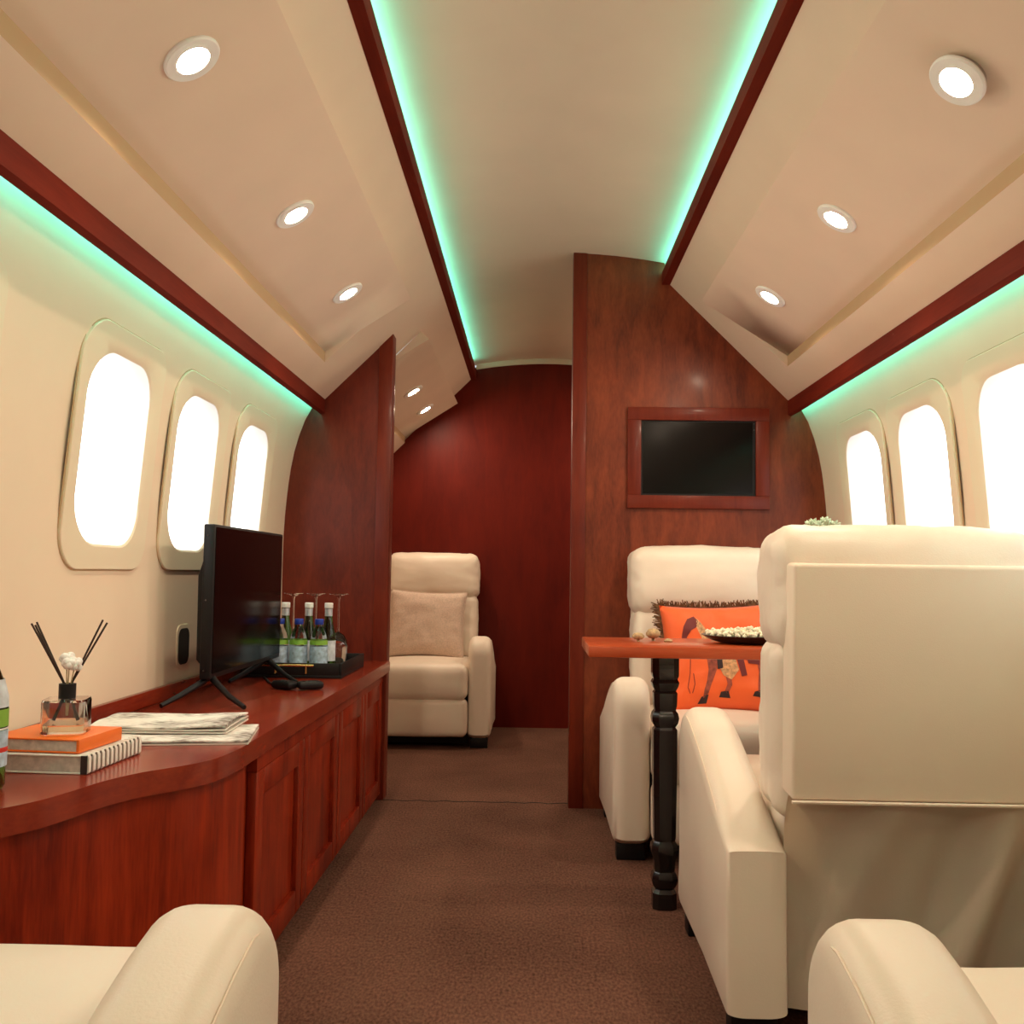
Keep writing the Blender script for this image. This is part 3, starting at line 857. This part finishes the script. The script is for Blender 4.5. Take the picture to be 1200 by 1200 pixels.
# ------------------------------------------------------------------ screen framed in the divider
t = thing('wall_screen', 'black flat screen in a wide mahogany frame on the divider', 'screen', (.672, YR, 1.435))
x0, x1, z0, z1 = -.292, .292, -.21, .21
fw, fh = .056, .054
for q in ((x0, x1, z1 - fh, z1), (x0, x1, z0, z0 + fh)):
    bm = BM(); box(bm, q[0], q[1], -.018, 0, q[2], q[3], .002); obj('frame_rail', bm, M_POST, t)
for q in ((x0, x0 + fw, z0 + fh, z1 - fh), (x1 - fw, x1, z0 + fh, z1 - fh)):
    bm = BM(); box(bm, q[0], q[1], -.018, 0, q[2], q[3], .002); obj('frame_stile', bm, M_POST, t)
bm = BM(); box(bm, x0 + fw, x1 - fw, -.006, 0, z0 + fh, z1 - fh)
b_ = obj('bezel', bm, M_BLACKP, t, smooth=0)
bm = BM(); box(bm, x0 + fw + .008, x1 - fw - .012, -.0068, -.0055, z0 + fh + .008, z1 - fh - .006)
obj('display', bm, M_SCREEN, b_, smooth=0)
bm = BM()
for k, zz in enumerate((.145, .120)): lathe(bm, [(0, -.0005), (.0022, 0), (0, .0005)], 8, (x1 - fw - .006, -.0075, zz))
obj('indicator', bm, M_WHITEP, b_)

# ------------------------------------------------------------------ television on the sideboard
t = thing('television', 'black flat television on splayed feet, standing side-on on the worktop', 'television', (-.93, 3.11, TOP + .0005))
def TVt(bm):
    bmesh.ops.translate(bm, verts=bm.verts[:], vec=(.93, -3.11, -(TOP + .0005))); return bm
TX = -.903
bm = BM(); box(bm, TX - .032, TX, 2.750, 3.500, .640, 1.077, .005)
obj('casing', TVt(bm), M_BLACKP, t)
bm = BM(); prism(bm, [(TX - .032, .66), (TX - .060, .69), (TX - .062, .93), (TX - .032, 1.03)], 1, 2.80, 3.47, .006)
obj('rear_housing', TVt(bm), M_BLACKP, t)
bm = BM(); box(bm, TX, TX + .0015, 2.760, 3.492, .656, 1.069)
obj('screen', TVt(bm), M_SCREEN, t, smooth=0)
for yf in (2.80, 3.39):
    bm = BM()
    for ddx in (-.075, .150):
        xm = TX - .016
        tube(bm, [(xm, yf, .646), (xm + ddx * .18, yf - .030, .630), (xm + ddx * .6, yf - .11, .603), (xm + ddx, yf - .17, TOP + .0075)], .011, 8, .0065)
    obj('foot', TVt(bm), M_BLACKP, t, smooth=50)
bm = BM()
for (yy, zz) in ((2.7495, 1.045), (2.7495, .862), (2.7495, .665)): lathe(bm, [(0, -.003), (.003, 0), (0, .003)], 8, (TX - .020, yy, zz))
obj('screw', TVt(bm), M_CHROME, t)

# cable grommet in the wall
gz = .715
t = thing('cable_opening', 'dark oval cable opening with a pale rim in the cabin wall behind the television', 'cable opening', (wally(gz) + .001, 2.975, gz))
gw = rrect(0, 0, .115, .13, .03, 6)
bm = BM(); prism(bm, gw, 0, -.004, .0015); obj('rim', bm, M_PLATE, t)
gi = rrect(0, 0, .090, .108, .026, 6)
bm = BM(); prism(bm, gi, 0, .0016, .0026); obj('hole', bm, M_GAP, t)

# ------------------------------------------------------------------ tray with bottles and glasses
t = thing('serving_tray', 'black rectangular tray with a brass bar handle on the worktop', 'tray', (-.842, 3.645, TOP + .0005))
bm = BM(); box(bm, -.178, .178, -.225, .225, 0, .010, .002); obj('tray_floor', bm, M_BLACKP, t)
for q in ((-.178, -.168, -.225, .225), (.168, .178, -.225, .225), (-.168, .168, -.225, -.215), (-.168, .168, .215, .225)):
    bm = BM(); box(bm, q[0], q[1], q[2], q[3], .010, .052, .002); obj('tray_side', bm, M_BLACKP, t)
bm = BM()
tube(bm, [(-.12, -.247, .046), (.085, -.247, .046)], .0042, 8)
h_ = obj('handle', bm, M_BRASS, t)
for xx in (-.048, .058):
    bm = BM(); tube(bm, [(xx, -.247, .045), (xx, -.247, .020), (xx, -.2245, .020)], .0035, 8); obj('handle_post', bm, M_BRASS, h_)
ZB = TOP + .0005 + .0105
def pet(x, y, label):
    t = thing('water_bottle', label, 'bottle', (x, y, ZB), (0, 0, x * 9), 'bottles on the serving tray')
    bm = BM(); lathe(bm, [(0, .004), (.024, 0), (.031, .006), (.032, .02), (.030, .05), (.032, .08), (.032, .105), (.028, .130), (.017, .155), (.0135, .163), (.0135, .170), (0, .170)], 28)
    obj('bottle_body', bm, M_PET, t, smooth=50)
    bm = BM(); lathe(bm, [(.0325, .026), (.0327, .090)], 28); obj('label_band', bm, M_LABELB, t, smooth=60)
    bm = BM(); lathe(bm, [(.0328, .096), (.0322, .112)], 28); obj('neck_label', bm, M_LABELG, t, smooth=60)
    bm = BM(); lathe(bm, [(.0155, .168), (.0160, .169), (.0160, .186), (.0150, .188), (0, .188)], 24); obj('cap', bm, M_BLUE, t, smooth=30)
def green(x, y, label, h=.243, group='bottles on the serving tray', base=None, lbl=True):
    t = thing('glass_bottle', label, 'bottle', (x, y, ZB if base is None else base), (0, 0, x * 5), group)
    k = h / .243
    bm = BM(); lathe(bm, [(0, .003), (.024, 0), (.027, .006), (.0275, .11 * k), (.026, .13 * k), (.018, .165 * k), (.0135, .190 * k), (.0135, .228 * k), (0, .228 * k)], 28)
    obj('bottle_body', bm, M_GREENG, t, smooth=50)
    bm = BM(); lathe(bm, [(.0280, .030 * k), (.0280, .105 * k)], 28); lb = obj('label_band', bm, M_LABELW, t, smooth=60)
    bm = BM()
    for q in range(5):
        a0 = -1.9 + q * .16
        vs = [bm.verts.new((.0283 * math.cos(a), .0283 * math.sin(a), z)) for a, z in ((a0, .085 * k), (a0 + .1, .085 * k), (a0 + .1, .092 * k), (a0, .092 * k))]
        bm.faces.new(vs)
    obj('label_lettering', bm, M_BLUE, lb, smooth=0)
    bm = BM(); lathe(bm, [(.0142, .195 * k), (.0142, .222 * k)], 24); obj('neck_foil', bm, M_FOIL, t, smooth=60)
    bm = BM(); lathe(bm, [(.0150, .224 * k), (.0158, .226 * k), (.0158, .242 * k), (.014, .2435 * k), (0, .2435 * k)], 24); obj('cap', bm, M_WHITEP, t, smooth=30)
    return t
for x, d in ((-.921, 'nearest the television'), (-.852, 'in the middle of the front row'), (-.778, 'nearest the aisle')):
    pet(x, 3.565, 'small clear water bottle with blue cap, ' + d)
for x, d in ((-.925, 'nearest the television'), (-.838, 'in the middle of its row'), (-.764, 'nearest the aisle')):
    green(x, 3.66, 'green glass bottle with white cap, ' + d)
def wineglass(x, y, label):
    t = thing('wine_glass', label, 'glass', (x, y, ZB), (0, 0, 0), 'upturned glasses on the serving tray')
    bm = BM(); lathe(bm, [(.030, .0), (.034, .04), (.037, .075), (.034, .098), (.022, .118), (.006, .128), (.0045, .13), (0, .13), (0, .127), (.005, .126), (.021, .116), (.033, .097), (.0358, .075), (.0328, .04), (.029, .0)], 32, closed=False)
    obj('bowl', bm, M_GLASS, t, smooth=60)
    bm = BM(); lathe(bm, [(0, .1305), (.0055, .1305), (.0033, .15), (.0033, .25), (.006, .262), (0, .262)], 16); obj('stem', bm, M_GLASS, t, smooth=60)
    bm = BM(); lathe(bm, [(0, .2622), (.007, .2622), (.020, .270), (.036, .2735), (.036, .2755), (0, .2765)], 32); obj('glass_foot', bm, M_GLASS, t, smooth=40)
for x, d in ((-.926, 'nearest the television'), (-.839, 'between the other two'), (-.751, 'nearest the aisle')):
    wineglass(x, 3.78, 'clear wine glass standing upside down on the tray, ' + d)

# remotes
def remote(x, y, rz, ln, wd, label):
    t = thing('remote_control', label, 'remote control', (x, y, TOP + .0005), (0, 0, rz), 'remotes in front of the tray')
    bm = BM(); pad(bm, (0, 0, .0145), (wd, ln, .022), .009, (0, 0, .003)); obj('remote_body', bm, M_BLACKP, t, smooth=60)
    for i in range(3):
        for j in range(4):
            bm = BM(); lathe(bm, [(.0032, 0), (.0032, .0015), (0, .002)], 8, ((i - 1) * wd * .26, (j - 1.5) * ln * .17, .0265)); obj('button', bm, M_BLACKR, t)
remote(-.782, 3.10, R(58), .085, .042, 'short black remote control lying nearer the television')
remote(-.700, 3.10, R(-62), .080, .042, 'short black remote control lying nearer the worktop edge')
t = thing('cable', 'thin black cable lying on the worktop under the television', 'cable', (-.83, 3.3, TOP))
bm = BM(); tube(bm, [Vector(p) - Vector((-.83, 3.3, TOP)) for p in catmull([(-.93, 3.40, TOP + .004), (-.90, 3.33, TOP + .004), (-.87, 3.25, TOP + .004), (-.84, 3.20, TOP + .004), (-.815, 3.165, TOP + .004)], 5)], .0035, 6)
obj('cord', bm, M_BLACKR, t)

# ------------------------------------------------------------------ books, diffuser, newspapers, near bottle
t = thing('book', 'thick white book with black striped binding, under the orange book', 'book', (-.915, 1.895, TOP + .0005), (0, 0, R(-3)))
bw, bd = .115, .105
bm = BM(); box(bm, -bw, bw - .004, -bd, bd, .003, .031); obj('pages', bm, M_PAGES, t, smooth=0)
for z in (0, .031):
    bm = BM(); box(bm, -bw - .003, bw, -bd - .003, bd + .003, z, z + .003, .001); obj('cover_board', bm, M_WHITEB, t)
bm = BM(); box(bm, bw - .003, bw + .0015, -bd - .003, bd + .003, .0005, .0335); sp = obj('spine', bm, M_DARKB, t, smooth=0)
bm = BM(); box(bm, bw - .010, bw, -bd - .0032, -bd - .0028, .0005, .0335); obj('corner_edge', bm, M_DARKB, t, smooth=0)
for k in range(13):
    y = -bd + .004 + k * (2 * bd - .008) / 12
    bm = BM(); prism(bm, [(bw - .012, .0338), (bw - .012, .0352), (bw + .001, .0352), (bw + .0045, .030), (bw + .0045, .004), (bw + .001, .0005), (bw + .001, .0338)], 1, y - .0045, y + .0045)
    obj('binding_band', bm, M_WHITEB, t)
zb = TOP + .0005 + .0357
t = thing('book', 'orange hardback book lying under the reed diffuser', 'book', (-.905, 1.875, zb), (0, 0, R(-5)))
bw, bd = .088, .075
bm = BM(); box(bm, -bw, bw - .006, -bd, bd - .004, .003, .022); obj('pages', bm, M_PAGES, t, smooth=0)
for z in (0, .022):
    bm = BM(); box(bm, -bw - .003, bw, -bd - .003, bd + .003, z, z + .003, .001); obj('cover_board', bm, M_ORANGE, t)
bm = BM(); box(bm, bw - .006, bw + .001, -bd - .003, bd + .003, .001, .024, .003); obj('spine', bm, M_ORANGE, t)
zd = zb + .0255
DXY = (-.885, 1.865)
t = thing('reed_diffuser', 'clear glass reed diffuser with dark reeds and white flowers on the orange book', 'reed diffuser', (DXY[0], DXY[1], zd), (0, 0, R(12)))
q = rrect(0, 0, .078, .078, .014, 4)
bm = BM()
def ringv(k, z): return [bm.verts.new((a * k, b * k, z)) for a, b in q]
rws = [ringv(1, .0), ringv(1, .060), ringv(.96, .064), ringv(.30, .064), ringv(.28, .060), ringv(.95, .060), ringv(.95, .006)]
for A, B in zip(rws, rws[1:]):
    for k in range(len(q)): bm.faces.new((A[k], A[(k + 1) % len(q)], B[(k + 1) % len(q)], B[k]))
bm.faces.new(rws[0][::-1]); bm.faces.new(rws[-1])
obj('jar', bm, M_GLASS, t, smooth=40)
bm = BM(); prism(bm, [(a * .94, b * .94) for a, b in q], 2, .0065, .018); obj('oil', bm, M_OIL, t, smooth=40)
bm = BM(); lathe(bm, [(.012, .0645), (.0155, .0645), (.0155, .092), (.0105, .092), (.0105, .0645)], 20); obj('collar', bm, M_BLACKP, t, smooth=30)
for k, (dx, dy, hh) in enumerate(((-.070, .004, .205), (-.064, .016, .207), (-.060, -.008, .203), (.056, .014, .212), (.066, .004, .207))):
    bm = BM(); sg = -1 if dx < 0 else 1
    tube(bm, [(-dx * .35, -dy * .5, .022), (sg * .003, dy * .1, .085), (dx, dy, hh)], .0021, 6); obj('reed', bm, M_REED, t)
for k, (dx, dy, hh) in enumerate(((-.004, .004, .132), (.012, -.004, .122), (.004, -.010, .124))):
    bm = BM(); tube(bm, [(dx * .2, dy * .2, .03), (dx * .5, dy * .5, .09), (dx, dy, hh)], .0012, 5); st = obj('flower_stem', bm, M_POD, t)
    bm = BM()
    for j in range(9):
        d = Vector((math.cos(j * 2.4) * .7, math.sin(j * 2.4) * .7, -.3 + j * .14))
        bmesh.ops.create_icosphere(bm, subdivisions=2, radius=.0078, matrix=Matrix.Translation(Vector((dx, dy, hh + .004)) + d * .0095))
    obj('flower_head', bm, M_COTTON, st, smooth=60)

def news(loc, rz, wd, dp, sheets, label, curl, seed):
    t = thing('newspaper', label, 'newspaper', loc, (0, 0, rz), 'newspapers on the worktop')
    z = 0
    for k in range(sheets):
        bm = BM()
        nx, ny = 24, 12
        th = .0035
        ox = .004 * noise.noise(Vector((k * 3.1, seed, 0))); g = {}
        for lay in (0, 1):
            for i in range(nx + 1):
                for j in range(ny + 1):
                    u, v = i / nx, j / ny
                    x = (u - .5) * wd + ox; y = (v - .5) * dp + ox
                    h = z + k * .0004 + (k / max(1, sheets - 1)) * (curl * (max(0, u - .55) / .45) ** 2 * (.4 + .6 * math.sin(v * 3.1)) + .004 * noise.noise(Vector((u * 3, v * 3, seed + k)))  + .002)
                    g[lay, i, j] = bm.verts.new((x, y, h + lay * th))
        for lay in (0, 1):
            for i in range(nx):
                for j in range(ny): bm.faces.new((g[lay, i, j], g[lay, i + 1, j], g[lay, i + 1, j + 1], g[lay, i, j + 1]))
        for i in range(nx):
            for j in (0, ny): bm.faces.new((g[0, i, j], g[0, i + 1, j], g[1, i + 1, j], g[1, i, j]))
        for j in range(ny):
            for i in (0, nx): bm.faces.new((g[0, i, j], g[0, i, j + 1], g[1, i, j + 1], g[1, i, j]))
        obj('folded_sheet', bm, M_NEWS if k == sheets - 1 else M_NEWSW, t, smooth=40)
        z += th + .0003
news((-.775, 2.20, TOP + .0005), R(10), .30, .22, 2, 'flat folded newspaper underneath another newspaper', 0.0, 1.0)
news((-.835, 2.27, TOP + .0125), R(3), .31, .21, 3, 'folded newspaper with a curled edge, lying on another newspaper', .010, 4.0)

t = thing('glass_bottle', 'large green glass bottle with blue and white label standing beside the books', 'bottle', (-.926, 1.645, TOP + .0005))
bm = BM(); lathe(bm, [(0, .004), (.036, 0), (.041, .008), (.042, .135), (.040, .158), (.032, .185), (.020, .215), (.0145, .235), (.0140, .285), (0, .285)], 40)
obj('bottle_body', bm, M_GREENG, t, smooth=50)
bm = BM(); lathe(bm, [(.0426, .040), (.0426, .100)], 40); lb = obj('label_band', bm, M_LABELB, t, smooth=60)
bm = BM(); lathe(bm, [(.0430, .064), (.0430, .072)], 40); obj('red_stripe', bm, M_RED, lb, smooth=60)
bm = BM(); lathe(bm, [(.0427, .101), (.0427, .104)], 40); obj('white_line', bm, M_WHITEP, lb, smooth=60)
bm = BM(); lathe(bm, [(.0427, .106), (.0426, .135)], 40); obj('green_label', bm, M_LABELG, t, smooth=60)
bm = BM(); lathe(bm, [(.0422, .138), (.0412, .156), (.034, .184)], 40); obj('shoulder_label', bm, M_LABELW, t, smooth=60)
bm = BM(); lathe(bm, [(.0148, .262), (.0160, .263), (.0160, .288), (0, .289)], 24); obj('cap', bm, M_WHITEP, t, smooth=30)
